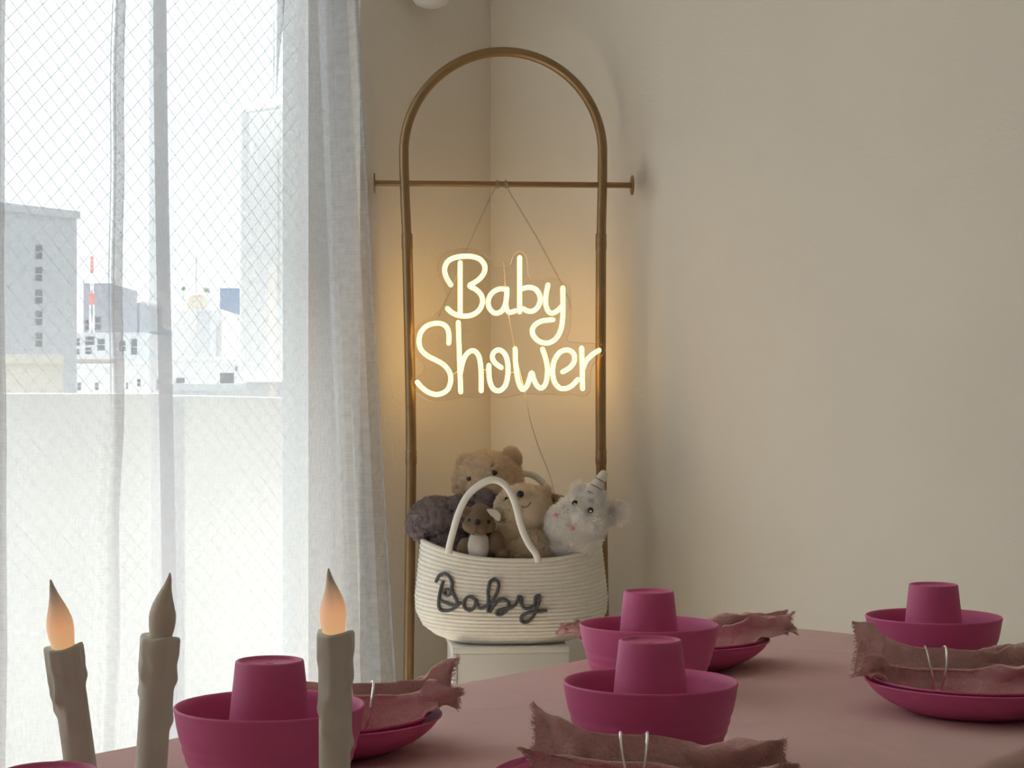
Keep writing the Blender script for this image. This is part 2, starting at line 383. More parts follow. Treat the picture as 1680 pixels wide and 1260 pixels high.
MB().add(*lathe_geo([(.0001, 0), (.62, 0), (.62, 1.9), (.0001, 1.9)], 16, px(151, 495, 413.5))).build('drum', M_red, mast)

# ------------------------------------------------------------------ sheer curtains
def sheet(name, fn, nu, nv, m, parent=None):
    """fn(i/nu, j/nv) arrays -> xyz ; with uv in metres"""
    u, v = np.meshgrid(np.linspace(0, 1, nu+1), np.linspace(0, 1, nv+1), indexing='ij')
    X, Y, Z, U, V = fn(u, v)
    P = np.stack([X, Y, Z], -1).reshape(-1, 3)
    idx = np.arange((nu+1)*(nv+1)).reshape(nu+1, nv+1)
    f = np.stack([idx[:-1, :-1], idx[1:, :-1], idx[1:, 1:], idx[:-1, 1:]], -1).reshape(-1, 4)
    me = bpy.data.meshes.new(name); me.from_pydata(P.tolist(), [], f.tolist())
    uvl = me.uv_layers.new(name='UVMap'); lv = np.empty(len(me.loops), dtype=np.int32); me.loops.foreach_get('vertex_index', lv)
    uvs = np.stack([U.ravel(), V.ravel()], -1)[lv]; uvl.data.foreach_set('uv', uvs.astype(np.float32).ravel())
    me.polygons.foreach_set('use_smooth', [True]*len(me.polygons)); me.materials.append(m)
    return link(bpy.data.objects.new(name, me), parent)
CZ0, CZ1 = .03, 2.16
def room_xyz(a, b, z):
    return CC.x+E1.x*a+E2.x*b, CC.y+E1.y*a+E2.y*b, z
def gau(x, c, s): return np.exp(-((x-c)/s)**2)
CA = .085
def cur_right(u, v, hem=None):
    z = CZ0+(CZ1-CZ0)*v; h = (1.8-z)/1.3
    tr = .508-.112*h; wid = .085+.05*np.clip(h, -.3, 1.3)
    if hem is None: c = u*2
    else: c = u*hem
    g = np.clip(c, 0, 1); fl = np.clip(c-1, 0, 1)
    t = tr+wid*g+(.998-tr-wid)*fl
    amp = (1-smoothstep(.9, 1.5, c))*smoothstep(0, .12, c)
    a = CA+amp*(.026*np.sin(g*15.5+.6*np.sin(z*1.3))+.010*np.sin(g*31+1+z*.8))
    t = t+amp*.008*np.cos(g*15.5+.4)
    a = a+.006*np.sin(t*19+z*.5)*fl
    a = a+.026*gau(t, .712+.004*np.sin(z*9), .0055)*(.55+.45*np.cos((t-.712)*2*np.pi/.009))*smoothstep(1.45, 1.75, z)+.012*gau(t, .64, .01)*smoothstep(1.4, 1.9, z)
    x, y, zz = room_xyz(a, t, z); return x, y, zz, t*1.0, z
def cur_left(u, v, hem=None):
    z = CZ0+(CZ1-CZ0)*v
    te = .946+.024*smoothstep(.4, 1.8, z)
    if hem is not None: t = te+.030*u
    else: t = te+(1.52-te)*u**1.1
    a = CA+.018+.006*np.sin(t*17+z*.6)
    wob = .004*np.sin(z*6)+.002*np.sin(z*17)
    lo = 1-smoothstep(.75, 1.15, z)
    c1 = 1.089+wob+.010*lo
    a = a+(.034-.006*lo)*gau(t, c1, .0046+.013*lo)*(.55+.45*np.cos((t-c1)*2*np.pi/(.0062+.012*lo)))
    c2 = 1.316+.5*wob
    a = a+.045*gau(t, c2, .010)*(.55+.45*np.cos((t-c2)*2*np.pi/.0085))+.04*gau(t, 1.385, .012)+.04*gau(t, 1.43, .012)+.04*gau(t, 1.475, .012)
    if hem is not None: a = a+.0025
    x, y, zz = room_xyz(a, t, z); return x, y, zz, t*1.0+5, z
cr_ = sheet('sheer_curtain', cur_right, 420, 90, M_sheer); tag(cr_, 'white sheer curtain gathered beside the brass arch', 'curtain', 'sheer curtains')
sheet('hem', lambda u, v: cur_right(u, v, .10), 6, 90, M_hem, cr_)
cl_ = sheet('sheer_curtain', cur_left, 760, 80, M_sheer); tag(cl_, 'white sheer curtain panel hanging flat before the city view', 'curtain', 'sheer curtains')
sheet('hem', lambda u, v: cur_left(u, v, 1), 4, 90, M_hem, cl_)
rail = empty('curtain_rail', R(.09, 2, 2.2)); tag(rail, 'white curtain rail above the balcony window', 'curtain rail')
bevel_box('track', rbox_geo(.05, .13, .30, 3.9, 2.16, 2.19), M_white, .004, 2, rail)
for b in (.5, 2.0, 3.6): bevel_box('bracket', rbox_geo(0, .06, b, b+.03, 2.165, 2.2), M_white, .003, 1, rail)

# ------------------------------------------------------------------ brass arch rack
TH = math.radians(5.5); EV = Vector((math.cos(TH), math.sin(TH), 0)); NV = Vector((math.sin(TH), -math.cos(TH), 0))   # NV towards the room
RM = Vector(((826-840)/F*3.5, 3.5, 0))
def rk(x, y, off=0.0):
    return on_plane(x, y, RM+NV*off, EV)
rack = empty('arch_rack', Vector((RM.x, RM.y, 0))); tag(rack, 'brass arch garment rack standing in the corner', 'rack')
def floor_pt(p): return Vector((p.x, p.y, .012))
left = [rk(662.5, 250), rk(664, 310), rk(668, 400), rk(672.5, 600), rk(674.5, 750), rk(673, 900), rk(670, 1130)]
left.append(Vector((left[-1].x-.002, left[-1].y, .012)))
right = [rk(988.5, 250), rk(988, 310), rk(986, 400), rk(985.5, 600), rk(986, 750), rk(989, 930), rk(992, 1130)]
right.append(Vector((right[-1].x+.002, right[-1].y, .012)))
arc = []
for i in range(41):
    a = math.pi*i/40; arc.append(rk(825.5-163*math.cos(a), 250-165*math.sin(a)))
up = left[:3][::-1]+arc[1:-1]+right[:3]
MB().add(*tube_geo(spline(up, 3), .0093, 20)).build('arch_tube', M_brass, rack)
for side in (left, right):
    MB().add(*tube_geo(spline(side[2:], 6), .0102, 20)).build('leg', M_brass, rack)
    top = side[2]; dv = (side[3]-side[2]).normalized()
    MB().add(*tube_geo([top-dv*.02, top-dv*.018, top+dv*.01, top+dv*.012], [.0098, .0107, .0109, .0103], 20)).build('collar', M_brass, rack)
    mid = side[4]
    MB().add(*tube_geo([mid-Vector((0, 0, .014)), mid-Vector((0, 0, .012)), mid, mid+Vector((0, 0, .002)), mid+Vector((0, 0, .012)), mid+Vector((0, 0, .014))], [.0102, .0110, .0110, .0105, .0110, .0102], 20)).build('collar', M_brass, rack)
    ft = side[-1]
    MB().add(*tube_geo([ft+NV*.16+Vector((0, 0, 0)), ft-NV*.06], .011, 12)).build('foot_bar', M_brass, rack)
rodL, rodR = rk(614, 300.5), rk(1037, 304)
rodc = (rodL+rodR)/2
MB().add(*tube_geo([rodL, rodR], .0056, 16)).build('rail', M_brass, rack)
for p, s in ((rodL, -1), (rodR, 1)):
    MB().add(*tube_geo([p-EV*.0015, p-EV*.001, p+EV*.001, p+EV*.0015], [.0188, .0196, .0196, .0188], 32)).build('end_disc', M_brass, rack)

# ------------------------------------------------------------------ neon sign
SO = .030
def sg(cx, cy, off=SO): return rk(640+cx/4.2, 380+cy/4.2, off)
sign = empty('neon_sign', rk(830, 650, SO)); tag(sign, 'glowing warm white neon sign reading Baby Shower', 'sign')
LET = [
 ('letter_b', [[(483, 215), (483, 330), (483, 450), (483, 578)],
               [(418, 366), (388, 315), (376, 262), (392, 213), (430, 185), (490, 171), (560, 171), (620, 191), (652, 235), (648, 282), (620, 322), (580, 352), (548, 373), (590, 398), (625, 432), (638, 478), (620, 532), (575, 570), (515, 583), (460, 574), (420, 553), (396, 530)]]),
 ('letter_a', [[(800, 396), (750, 396), (704, 422), (678, 470), (682, 522), (720, 561), (766, 550), (792, 508), (802, 455), (805, 396)], [(803, 440), (798, 500), (806, 540), (826, 556), (862, 546)]]),
 ('letter_b', [[(893, 180), (893, 300), (893, 430), (893, 552)], [(902, 396), (955, 384), (1005, 399), (1034, 450), (1025, 508), (990, 544), (950, 548), (922, 532)]]),
 ('letter_y', [[(1088, 368), (1076, 430), (1072, 490), (1085, 540), (1112, 562), (1147, 549), (1180, 518)],
               [(1190, 388), (1192, 500), (1189, 600), (1175, 680), (1140, 740), (1085, 768), (1030, 757), (990, 720), (980, 680), (1000, 642), (1050, 615), (1122, 607)]]),
 ('letter_s', [[(404, 768), (406, 715), (394, 665), (360, 637), (310, 632), (250, 652), (210, 700), (200, 760), (215, 815), (260, 857), (320, 888), (375, 922), (412, 975), (416, 1040), (390, 1095), (330, 1122), (270, 1110), (220, 1075), (188, 1038)]]),
 ('letter_h', [[(470, 626), (476, 800), (481, 950), (487, 1104)], [(484, 975), (502, 895), (530, 842), (570, 820), (605, 846), (622, 905), (628, 1000), (628, 1096)]]),
 ('letter_o', [[(765, 936), (725, 906), (705, 868), (717, 830), (752, 815), (790, 842), (810, 900), (812, 980), (795, 1058), (755, 1095), (714, 1085), (690, 1040), (681, 975), (681, 922)]]),
 ('letter_w', [[(862, 808), (865, 900), (875, 990), (890, 1052), (912, 1087), (940, 1068), (960, 1020), (976, 972), (992, 1022), (1015, 1064), (1045, 1077), (1074, 1042), (1085, 960), (1075, 885), (1051, 810)]]),
 ('letter_e', [[(1190, 966), (1240, 936), (1270, 890), (1265, 842), (1225, 815), (1170, 832), (1132, 890), (1120, 960), (1131, 1030), (1165, 1075), (1210, 1081), (1255, 1060), (1292, 1020)]]),
 ('letter_r', [[(1320, 803), (1323, 900), (1325, 1000), (1327, 1082)], [(1328, 946), (1352, 890), (1396, 846), (1440, 818)]]),
]
for nm, strokes in LET:
    m = MB()
    for s in strokes:
        p = spline([sg(*q) for q in s], 6); p, r_ = round_ends(p, .0047)
        m.add(*tube_geo(p, r_, 12))
    m.build(nm, M_neon, sign)
# acrylic backing
OUT = [(330, 290), (325, 240), (350, 180), (400, 140), (480, 118), (570, 120), (640, 150), (690, 195), (730, 240), (790, 250), (830, 220), (850, 165), (893, 135), (935, 165), (948, 240), (960, 320), (1040, 335), (1110, 320), (1190, 340), (1235, 380), (1245, 480), (1245, 600), (1235, 690), (1220, 750), (1290, 765), (1380, 770), (1450, 775), (1480, 810), (1465, 850), (1410, 900), (1385, 960), (1380, 1060), (1370, 1115), (1320, 1135), (1250, 1120), (1180, 1130), (1100, 1120), (1030, 1125), (960, 1118), (880, 1125), (790, 1145), (700, 1140), (620, 1150), (530, 1140), (450, 1150), (390, 1165), (320, 1172), (250, 1155), (190, 1115), (150, 1060), (160, 1010), (215, 985), (238, 940), (220, 900), (175, 850), (150, 780), (160, 700), (210, 630), (280, 590), (340, 540), (375, 490), (390, 430), (360, 370)]
op = spline([Vector((x, y, 0)) for x, y in OUT], 4, True)
fr_ = [sg(q.x, q.y, SO-.005) for q in op]; bk = [sg(q.x, q.y, SO-.008) for q in op]; n_ = len(fr_)
bmA = bmesh.new(); va = [bmA.verts.new(p) for p in fr_]; vb = [bmA.verts.new(p) for p in bk]
bmA.faces.new(va); bmA.faces.new(vb[::-1])
for i in range(n_): bmA.faces.new((va[i], vb[i], vb[(i+1) % n_], va[(i+1) % n_]))
panel = bm_obj('backing_panel', bmA, M_acr, sign); panel['label'] = 'clear acrylic backing'
MB().add(*tube_geo(fr_, .00055, 5, closed=True)).build('panel_edge', M_edge, panel)
def chain(pts, name):
    m = MB(); L = .0044; pts = [Vector(p) for p in pts]
    cum = [0]
    for i in range(len(pts)-1): cum.append(cum[-1]+(pts[i+1]-pts[i]).length)
    n = int(cum[-1]/(L*.78)); k = 0
    for i in range(n):
        s = cum[-1]*(i+.5)/n
        while k < len(cum)-2 and cum[k+1] < s: k += 1
        t = (pts[k+1]-pts[k]); c = pts[k]+t*((s-cum[k])/max(1e-9, cum[k+1]-cum[k])); t = t.normalized()
        side = t.cross(NV).normalized() if i % 2 else t.cross(t.cross(NV)).normalized()
        m.add(*tube_geo([c+t*(math.cos(a)*L*.62)+side*(math.sin(a)*L*.36) for a in [2*math.pi*q/8 for q in range(8)]], .00042, 4, closed=True))
    return m.build(name, M_chain, sign)
rx = lambda x: rk(x, 302.3)
def wrap(x, n):
    c = rx(x); o = []
    for i in range(n*10+1):
        a = 2*math.pi*i/10; o.append(c+EV*(.0022*i/10)+NV*(math.cos(a)*.0072)+Vector((0, 0, math.sin(a)*.0072)))
    return o
chain(wrap(814, 2)+[rk(810, 312, .008), rk(790, 355, .018), rk(765, 410, SO-.011), rk(745, 465, SO-.011), rk(719, 520, SO-.011)], 'chain')
chain(wrap(828, 2)+[rk(834, 312, .008), rk(880, 388, .018), rk(922, 466, SO-.011), rk(933, 490, SO-.011), rk(936, 508, SO-.011)], 'chain')
crd = spline([rk(826, 430, SO-.012), rk(832, 500, SO-.013), rk(846, 580, SO-.013), rk(860, 640, SO-.014), rk(870, 690, .0), rk(884, 735, -.03), rk(905, 790, -.06), rk(918, 860, -.08), rk(925, 1000, -.09), rk(928, 1400, -.09)], 6)
MB().add(*tube_geo(crd, .0011, 6)).build('power_cord', M_cord, sign)
for (x0, y0, x1, y1) in ((425, 990, 475, 955), (635, 952, 690, 952), (815, 975, 870, 965)):
    MB().add(*tube_geo([sg(x0, y0, SO-.004), sg((x0+x1)/2, (y0+y1)/2, SO-.003), sg(x1, y1, SO-.004)], .0006, 5)).build('jumper_wire', M_cord, sign)

# ------------------------------------------------------------------ white pedestal and rope basket
PED_TOP = .585
pc = on_plane(830, 1060, Vector((0, 3.37, 0)), EV); pw = .107; pd_ = .10
ped = empty('pedestal', Vector((pc.x, pc.y, 0))); tag(ped, 'plain white box pedestal carrying the rope basket', 'pedestal')
def pbox(s0, s1, n0, n1, z0, z1):
    q = [Vector((pc.x, pc.y, 0))+EV*s+NV*n for s, n in ((s0, n0), (s1, n0), (s1, n1), (s0, n1))]
    return box_pts([p+Vector((0, 0, z0)) for p in q]+[p+Vector((0, 0, z1)) for p in q])
bevel_box('body', pbox(-pw+.003, pw-.003, -pd_, pd_-.004, 0, PED_TOP-.005), M_white, .002, 2, ped)
bevel_box('top_board', pbox(-pw, pw, -pd_, pd_, PED_TOP-.012, PED_TOP), M_white, .002, 2, ped)
bevel_box('front_panel', pbox(-pw+.009, pw, pd_-.006, pd_-.001, 0.005, PED_TOP-.012), M_white, .0015, 2, ped)
bevel_box('edge_strip', pbox(-pw, -pw+.009, pd_-.008, pd_+.001, 0.0, PED_TOP-.012), M_white, .002, 2, ped)

BC = on_plane(839, 1000, Vector((0, 3.365, 0)), EV); BC.z = 0
BE = EV; BN = NV
NCO = 23; BH = .160
def bk_prof(v):     # half length and half depth against height 0..1
    L = np.interp(v, [0, .05, .15, .3, .45, .7, 1.0], [.120, .142, .164, .177, .179, .174, .1675])
    D = np.interp(v, [0, .05, .15, .3, .45, .7, 1.0], [.070, .083, .096, .104, .106, .103, .099])
    return L, D
def bk_pt(th, v, grow=0.0):
    L, D = bk_prof(v); e = 2/2.35
    c, s = np.cos(th), np.sin(th)
    x = (L+grow)*np.sign(c)*np.abs(c)**e; y = (D+grow)*np.sign(s)*np.abs(s)**e
    rise = .026*np.abs(c)**2.2*v**1.5+.004*c*v*-1
    z = PED_TOP+.001+BH*v+rise+.006*(1-v)**2*np.abs(c)**4
    return x, y, z
def bk_world(th, v, grow=0.0):
    x, y, z = bk_pt(th, v, grow)
    return np.stack([BC.x+BE.x*x+BN.x*y, BC.y+BE.y*x+BN.y*y, z+0*x], -1)
basket = empty('rope_basket', Vector((BC.x, BC.y, PED_TOP))); tag(basket, 'white coiled rope basket with grey cord lettering and arched handles', 'basket')
SEG = 160; SUB = 6
th = np.linspace(0, 2*np.pi, SEG, endpoint=False); rows = []
for i in range(NCO*SUB+1):
    v = i/(NCO*SUB); ph = (i % SUB)/SUB; g = .0025*(abs(math.sin(math.pi*ph))**.5)
    rows.append(bk_world(th, np.full(SEG, v)*1.0, g))
for i in range(NCO*SUB, -1, -3):
    v = i/(NCO*SUB); rows.append(bk_world(th, np.full(SEG, max(v, .03)), -.0065))
P = np.concatenate(rows); nr = len(rows); f = []
for i in range(nr-1):
    for k in range(SEG): f.append((i*SEG+k, i*SEG+(k+1) % SEG, (i+1)*SEG+(k+1) % SEG, (i+1)*SEG+k))
f.append(tuple(range(SEG))[::-1]); f.append(tuple((nr-1)*SEG+k for k in range(SEG)))
mesh('coiled_body', P, f, M_rope, basket, True, True)
# lettering: find the wall point seen at a pixel
TT, VV = np.meshgrid(np.linspace(.15*np.pi, .85*np.pi, 260), np.linspace(.02, 1, 160), indexing='ij')
GP = bk_world(TT.ravel(), VV.ravel(), .0052)
GX = 840+GP[:, 0]/GP[:, 1]*F; GY = YH-(GP[:, 2]-CAMZ)/GP[:, 1]*F
def bk_hit(x, y):
    i = np.argmin((GX-x)**2+(GY-y)**2); return Vector(GP[i])
def bk_smooth(pts, n=7):
    o = [bk_hit(690+p.x/7.636, 920+p.y/7.636) for p in spline([Vector((x, y, 0)) for x, y in pts], n)]
    for _ in range(2): o = [o[0]]+[(o[i-1]+o[i]*2+o[i+1])/4 for i in range(1, len(o)-1)]+[o[-1]]
    return o
CORD = [('cord_letter_b', [[(190, 270), (225, 195), (285, 160), (345, 185), (385, 250), (392, 330), (375, 410), (330, 435), (288, 405), (315, 360), (365, 370), (420, 440), (455, 510), (440, 560), (370, 545), (300, 520), (245, 500)],
                           [(285, 245), (255, 340), (235, 440), (222, 545), (252, 615), (330, 630), (410, 600), (480, 545), (500, 510)]]),
        ('cord_letter_a', [[(685, 490), (630, 455), (570, 472), (537, 540), (560, 600), (620, 622), (670, 588), (690, 520), (684, 480), (712, 562), (752, 595), (815, 570)]]),
        ('cord_letter_b', [[(815, 570), (900, 500), (960, 385), (977, 285), (930, 232), (870, 262), (846, 360), (845, 500), (846, 650)],
                           [(862, 650), (900, 590), (960, 512), (1030, 478), (1092, 512), (1110, 562), (1080, 622), (1010, 672), (952, 668), (962, 630), (1030, 602), (1120, 590), (1190, 540), (1235, 435)]]),
        ('cord_letter_y', [[(1235, 435), (1265, 470), (1265, 540), (1300, 592), (1370, 592), (1430, 540), (1440, 455), (1490, 435), (1490, 510), (1450, 600), (1420, 680), (1350, 760), (1280, 770), (1250, 722), (1300, 672), (1400, 642), (1500, 630), (1582, 620)]])]
for nm, st in CORD:
    m = MB()
    for s in st: m.add(*tube_geo(bk_smooth(s), .0030, 8))
    m.build(nm, M_greycord, basket)
def bp(x, y, n):     # pixel on the basket's own vertical plane, n metres in front of its axis
    return on_plane(x, y, BC+BN*n, BE)
c3 = lambda q: (640+q[0]/2.93, 700+q[1]/2.93)
hp = [(283, 610), (285, 575), (303, 505), (328, 420), (370, 335), (430, 280), (490, 256), (545, 275), (585, 330), (610, 400), (630, 480), (665, 560), (700, 610), (712, 650)]
MB().add(*tube_geo(spline([bp(*c3(q), .099+.012*math.sin(i/13*3.14)) for i, q in enumerate(hp)], 6), .0064, 14, flat=.62, up=BN)).build('handle', M_tape, basket)
hb = [(762, 905), (765, 860), (780, 815), (815, 785), (850, 777), (875, 780), (893, 795), (906, 820), (912, 870), (914, 905)]
MB().add(*tube_geo(spline([bp(*q, -.093) for q in hb], 6), .0064, 14, flat=.5, up=BN)).build('handle', M_tape, basket)

# ------------------------------------------------------------------ plush toys
def fuse(name, ells, voxel, mat_, parent, amp=0., freq=40., amp2=0., freq2=120., smooth_it=2):
    b = bmesh.new()
    for e in ells:
        c, r = e[0], e[1]; rot = e[2] if len(e) > 2 else Matrix.Identity(3)
        mtx = Matrix.Translation(c) @ rot.to_4x4() @ Matrix.Diagonal((*r, 1))
        bmesh.ops.create_icosphere(b, subdivisions=3, radius=1, matrix=mtx)
    me = bpy.data.meshes.new('tmp'); b.to_mesh(me); b.free()
    o = bpy.data.objects.new('tmp', me); COL.objects.link(o)
    md = o.modifiers.new('r', 'REMESH'); md.mode = 'VOXEL'; md.voxel_size = voxel; md.use_smooth_shade = True
    if smooth_it: sm = o.modifiers.new('s', 'SMOOTH'); sm.factor = .5; sm.iterations = smooth_it
    dg = bpy.context.evaluated_depsgraph_get(); dg.update()
    m2 = bpy.data.meshes.new_from_object(o.evaluated_get(dg)); bpy.data.objects.remove(o); bpy.data.meshes.remove(me)
    m2.name = name
    for v in m2.vertices:
        n_ = v.normal.copy(); d = 0
        if amp: d += amp*(1-2*abs(noise.noise(v.co*freq)))          # ridged: curly clumps
        if amp2: d += amp2*noise.noise(v.co*freq2)
        v.co = v.co+n_*d
    m2.materials.clear(); m2.materials.append(mat_)
    m2.polygons.foreach_set('use_smooth', [True]*len(m2.polygons)); m2.update()
    return link(bpy.data.objects.new(name, m2), parent)
def fur(o, mat_, parent, count, length, width, droop=.4, jitter=.7, clump=60., name='fur'):
    me = o.data; me.calc_loop_triangles()
    nv = len(me.vertices); co = np.empty(nv*3, np.float32); no = np.empty(nv*3, np.float32)
    me.vertices.foreach_get('co', co); me.vertices.foreach_get('normal', no); co = co.reshape(-1, 3); no = no.reshape(-1, 3)
    nt_ = len(me.loop_triangles); tr = np.empty(nt_*3, np.int32); me.loop_triangles.foreach_get('vertices', tr); tr = tr.reshape(-1, 3)
    a, b, c = co[tr[:, 0]], co[tr[:, 1]], co[tr[:, 2]]
    ar = np.linalg.norm(np.cross(b-a, c-a), axis=1); pick = rng.choice(nt_, count, p=ar/ar.sum())
    r1, r2 = np.sqrt(rng.random(count)), rng.random(count); w0, w1, w2 = 1-r1, r1*(1-r2), r1*r2
    p = a[pick]*w0[:, None]+b[pick]*w1[:, None]+c[pick]*w2[:, None]
    n = no[tr[pick, 0]]*w0[:, None]+no[tr[pick, 1]]*w1[:, None]+no[tr[pick, 2]]*w2[:, None]
    n /= np.linalg.norm(n, axis=1)[:, None]+1e-9
    q = p*clump; sw = np.stack([np.sin(q[:, 1]*1.3+q[:, 2])+np.sin(q[:, 0]*2.1), np.sin(q[:, 2]*1.7-q[:, 0])+np.sin(q[:, 1]*2.3), np.sin(q[:, 0]*1.5+q[:, 1]*.7)+np.sin(q[:, 2]*1.9)], -1)*.35
    sw = sw-n*(sw*n).sum(1)[:, None]; dr = n*.62+sw*jitter*1.25+rng.normal(size=(count, 3))*.25; dr /= np.linalg.norm(dr, axis=1)[:, None]
    d2 = dr+sw*jitter*.9+np.array([0, 0, -droop]); d2 /= np.linalg.norm(d2, axis=1)[:, None]
    ln = length*rng.uniform(.55, 1.15, count)[:, None]
    side = np.cross(dr, n+rng.normal(size=(count, 3))*.18); side /= np.linalg.norm(side, axis=1)[:, None]+1e-9; side *= width*.5
    p = p-n*length*.12; m_ = p+dr*ln*.55; t_ = m_+d2*ln*.45
    V = np.stack([p-side, p+side, m_+side*.8, m_-side*.8, t_], 1).reshape(-1, 3)
    i = np.arange(count)*5
    quads = np.stack([i, i+1, i+2, i+3], -1); tris = np.stack([i+3, i+2, i+4], -1)
    f = quads.tolist()+tris.tolist()
    o2 = mesh(name, V.tolist(), f, mat_, parent, True); tag(o2, kind='stuff')
    return o2
def ball(name, c, r, mat_, parent, nrm=None, seg=16):
    r = (r, r, r) if not hasattr(r, '__len__') else r
    b = bmesh.new(); rot = nrm.to_track_quat('Z', 'Y').to_matrix().to_4x4() if nrm is not None else Matrix.Identity(4)
    bmesh.ops.create_uvsphere(b, u_segments=seg, v_segments=seg//2+2, radius=1, matrix=Matrix.Translation(c) @ rot @ Matrix.Diagonal((*r, 1)))
    return bm_obj(name, b, mat_, parent, True)
def pm(name, col, var=.1):
    m = mat(name, col, 1., var=var, vscale=70, spec=.1, sheen=.2); n = m.node_tree
    b = n.nodes['Principled BSDF']; o = n.nodes['Material Output']; t = n.nodes.new('ShaderNodeBsdfTranslucent'); x = n.nodes.new('ShaderNodeMixShader')
    t.inputs[0].default_value = (*[min(1, c*1.08) for c in col], 1); x.inputs[0].default_value = .38
    n.links.new(b.outputs[0], x.inputs[1]); n.links.new(t.outputs[0], x.inputs[2]); n.links.new(x.outputs[0], o.inputs[0]); return m
Fp = pm('cream_plush', (.72, .59, .44)); Fl = pm('ivory_plush', (.80, .68, .52)); Fg = pm('mauve_plush', (.33, .275, .285), .18)
Fw = pm('white_plush', (.93, .91, .89), .02); Fb = pm('brown_velour', (.27, .19, .125), .12); Fh = pm('white_velour', (.78, .75, .70), .04)
Ft = pm('taupe_plush', (.36, .27, .18), .15); Fpk = mat('pink_stitch', (.66, .26, .29), .9); M_inner = pm('ivory_velour', (.70, .59, .45), .05)
TOWARD = lambda p: (Vector((0, 0, CAMZ))-p).normalized()
K = 3.365/F          # metres per pixel near the basket
def thing(name, p, label):
    o = empty(name, Vector((p.x, p.y, PED_TOP+.01))); return tag(o, label, 'plush toy', 'plush toys in the basket')
def surf(o, x, y, d0=2.6):
    """first point of a mesh seen along a pixel's ray"""
    org = Vector((0, 0, CAMZ)); dr = (px(x, y, 1.0)-org).normalized()
    ok, loc, nr_, _ = o.ray_cast(org-o_loc(o), dr); 
    return (loc+o_loc(o), nr_) if ok else (px(x, y, 3.33), -dr)
def o_loc(o): return parent_world(o).to_translation()
def bean(o_root, body, x, y, r, m, name='eye', flat=.6):
    p, n = surf(body, x, y); rr = r*K
    return ball(name, p+n*rr*.15, (rr, rr, rr*flat), m, o_root, n)

# 1 big cream bear at the back
d1 = 3.425
t = thing('teddy_bear', px(800, 900, d1), 'big cream teddy bear peering over the toys, tallest in the basket')
hd = px(801, 791, d1)
ear_r, ear_l = px(838, 752, d1+.004), px(765, 760, d1+.006)
body = fuse('body', [(hd, (.066, .056, .058)), (px(800, 840, d1), (.056, .050, .05)), (px(803, 930, d1), (.060, .045, .095))], .0030, Fp, t, .0034, 95)
e1 = fuse('ear', [(ear_r, (.0195, .012, .0215))], .0036, Fp, t, .0015, 80); e2 = fuse('ear', [(ear_l, (.018, .012, .017))], .0036, Fp, t, .0015, 80)
fur(body, Fp, t, 15000, .0085, .0011, .3); fur(e1, Fp, e1, 2200, .007, .001); fur(e2, Fp, e2, 1600, .007, .001)
bean(t, body, 811, 776, 5.2, M_black); bean(t, body, 769, 786, 4.0, M_black)
p, n = surf(body, 805, 815); 
# 2 mauve elephant-like plush, left
d2 = 3.375
t = thing('fuzzy_plush', px(722, 900, d2), 'dark mauve-grey fuzzy plush slumped over the basket rim')
body = fuse('body', [(px(716, 850, d2), (.047, .042, .039)), (px(692, 858, d2-.004), (.026, .03, .033)), (px(748, 846, d2), (.040, .038, .034)), (px(735, 905, d2), (.042, .045, .05))], .0029, Fg, t, .0060, 75)
e1 = fuse('ear', [(px(795, 826, d2-.006), (.024, .013, .026)), (px(775, 822, d2-.004), (.018, .012, .015))], .0026, Fg, t, .0045, 80)
fur(body, Fg, t, 16000, .0058, .0011, .35, .8); fur(e1, Fg, e1, 3500, .0055, .001)
bean(t, body, 740, 840, 4.0, M_black)
# 4 ivory lamb
d4 = 3.345
t = thing('lamb_plush', px(862, 900, d4), 'ivory lamb plush with curly body and smooth smiling muzzle')
hdp = px(858, 834, d4)
body = fuse('body', [(hdp, (.053, .042, .044)), (px(838, 870, d4), (.030, .034, .036)), (px(866, 905, d4+.002), (.058, .042, .055))], .0029, Fl, t, .0048, 110)
mz = fuse('muzzle', [(px(872, 838, d4-.022), (.033, .026, .031)), (px(858, 816, d4-.022), (.024, .018, .017))], .0035, M_inner, t, .0004, 60)
fur(body, Fl, t, 12000, .0045, .0012, .3, .9, 90)
ea = fuse('ear', [(px(893, 806, d4+.008), (.014, .009, .012))], .0034, Fl, t, .001, 80); fur(ea, Fl, ea, 900, .006, .001)
bean(t, mz, 853.5, 811, 6.2, M_black, 'nose', .5); bean(t, body, 831, 818, 3.0, M_black)
def stitch(o, pts, name, parent, r=.0008, m=None):
    q = [surf(o, x, y) for x, y in pts]
    return MB().add(*tube_geo([a+n_*.0006 for a, n_ in q], r, 5)).build(name, m or M_thread, parent)
stitch(mz, [(852, 818), (854, 827), (859, 833), (866, 831), (871, 824)], 'mouth', t)
# 6 taupe plush mostly hidden
d6 = 3.405
t = thing('taupe_plush', px(925, 900, d6), 'taupe curly plush tucked between the lamb and the unicorn')
body = fuse('body', [(px(918, 830, d6), (.026, .02, .016)), (px(908, 823, d6-.004), (.014, .012, .013)), (px(930, 900, d6), (.028, .026, .07))], .0038, Ft, t, .003, 75)
fur(body, Ft, t, 5000, .006, .001, .3, .8); bean(t, body, 907, 819, 3, M_black)
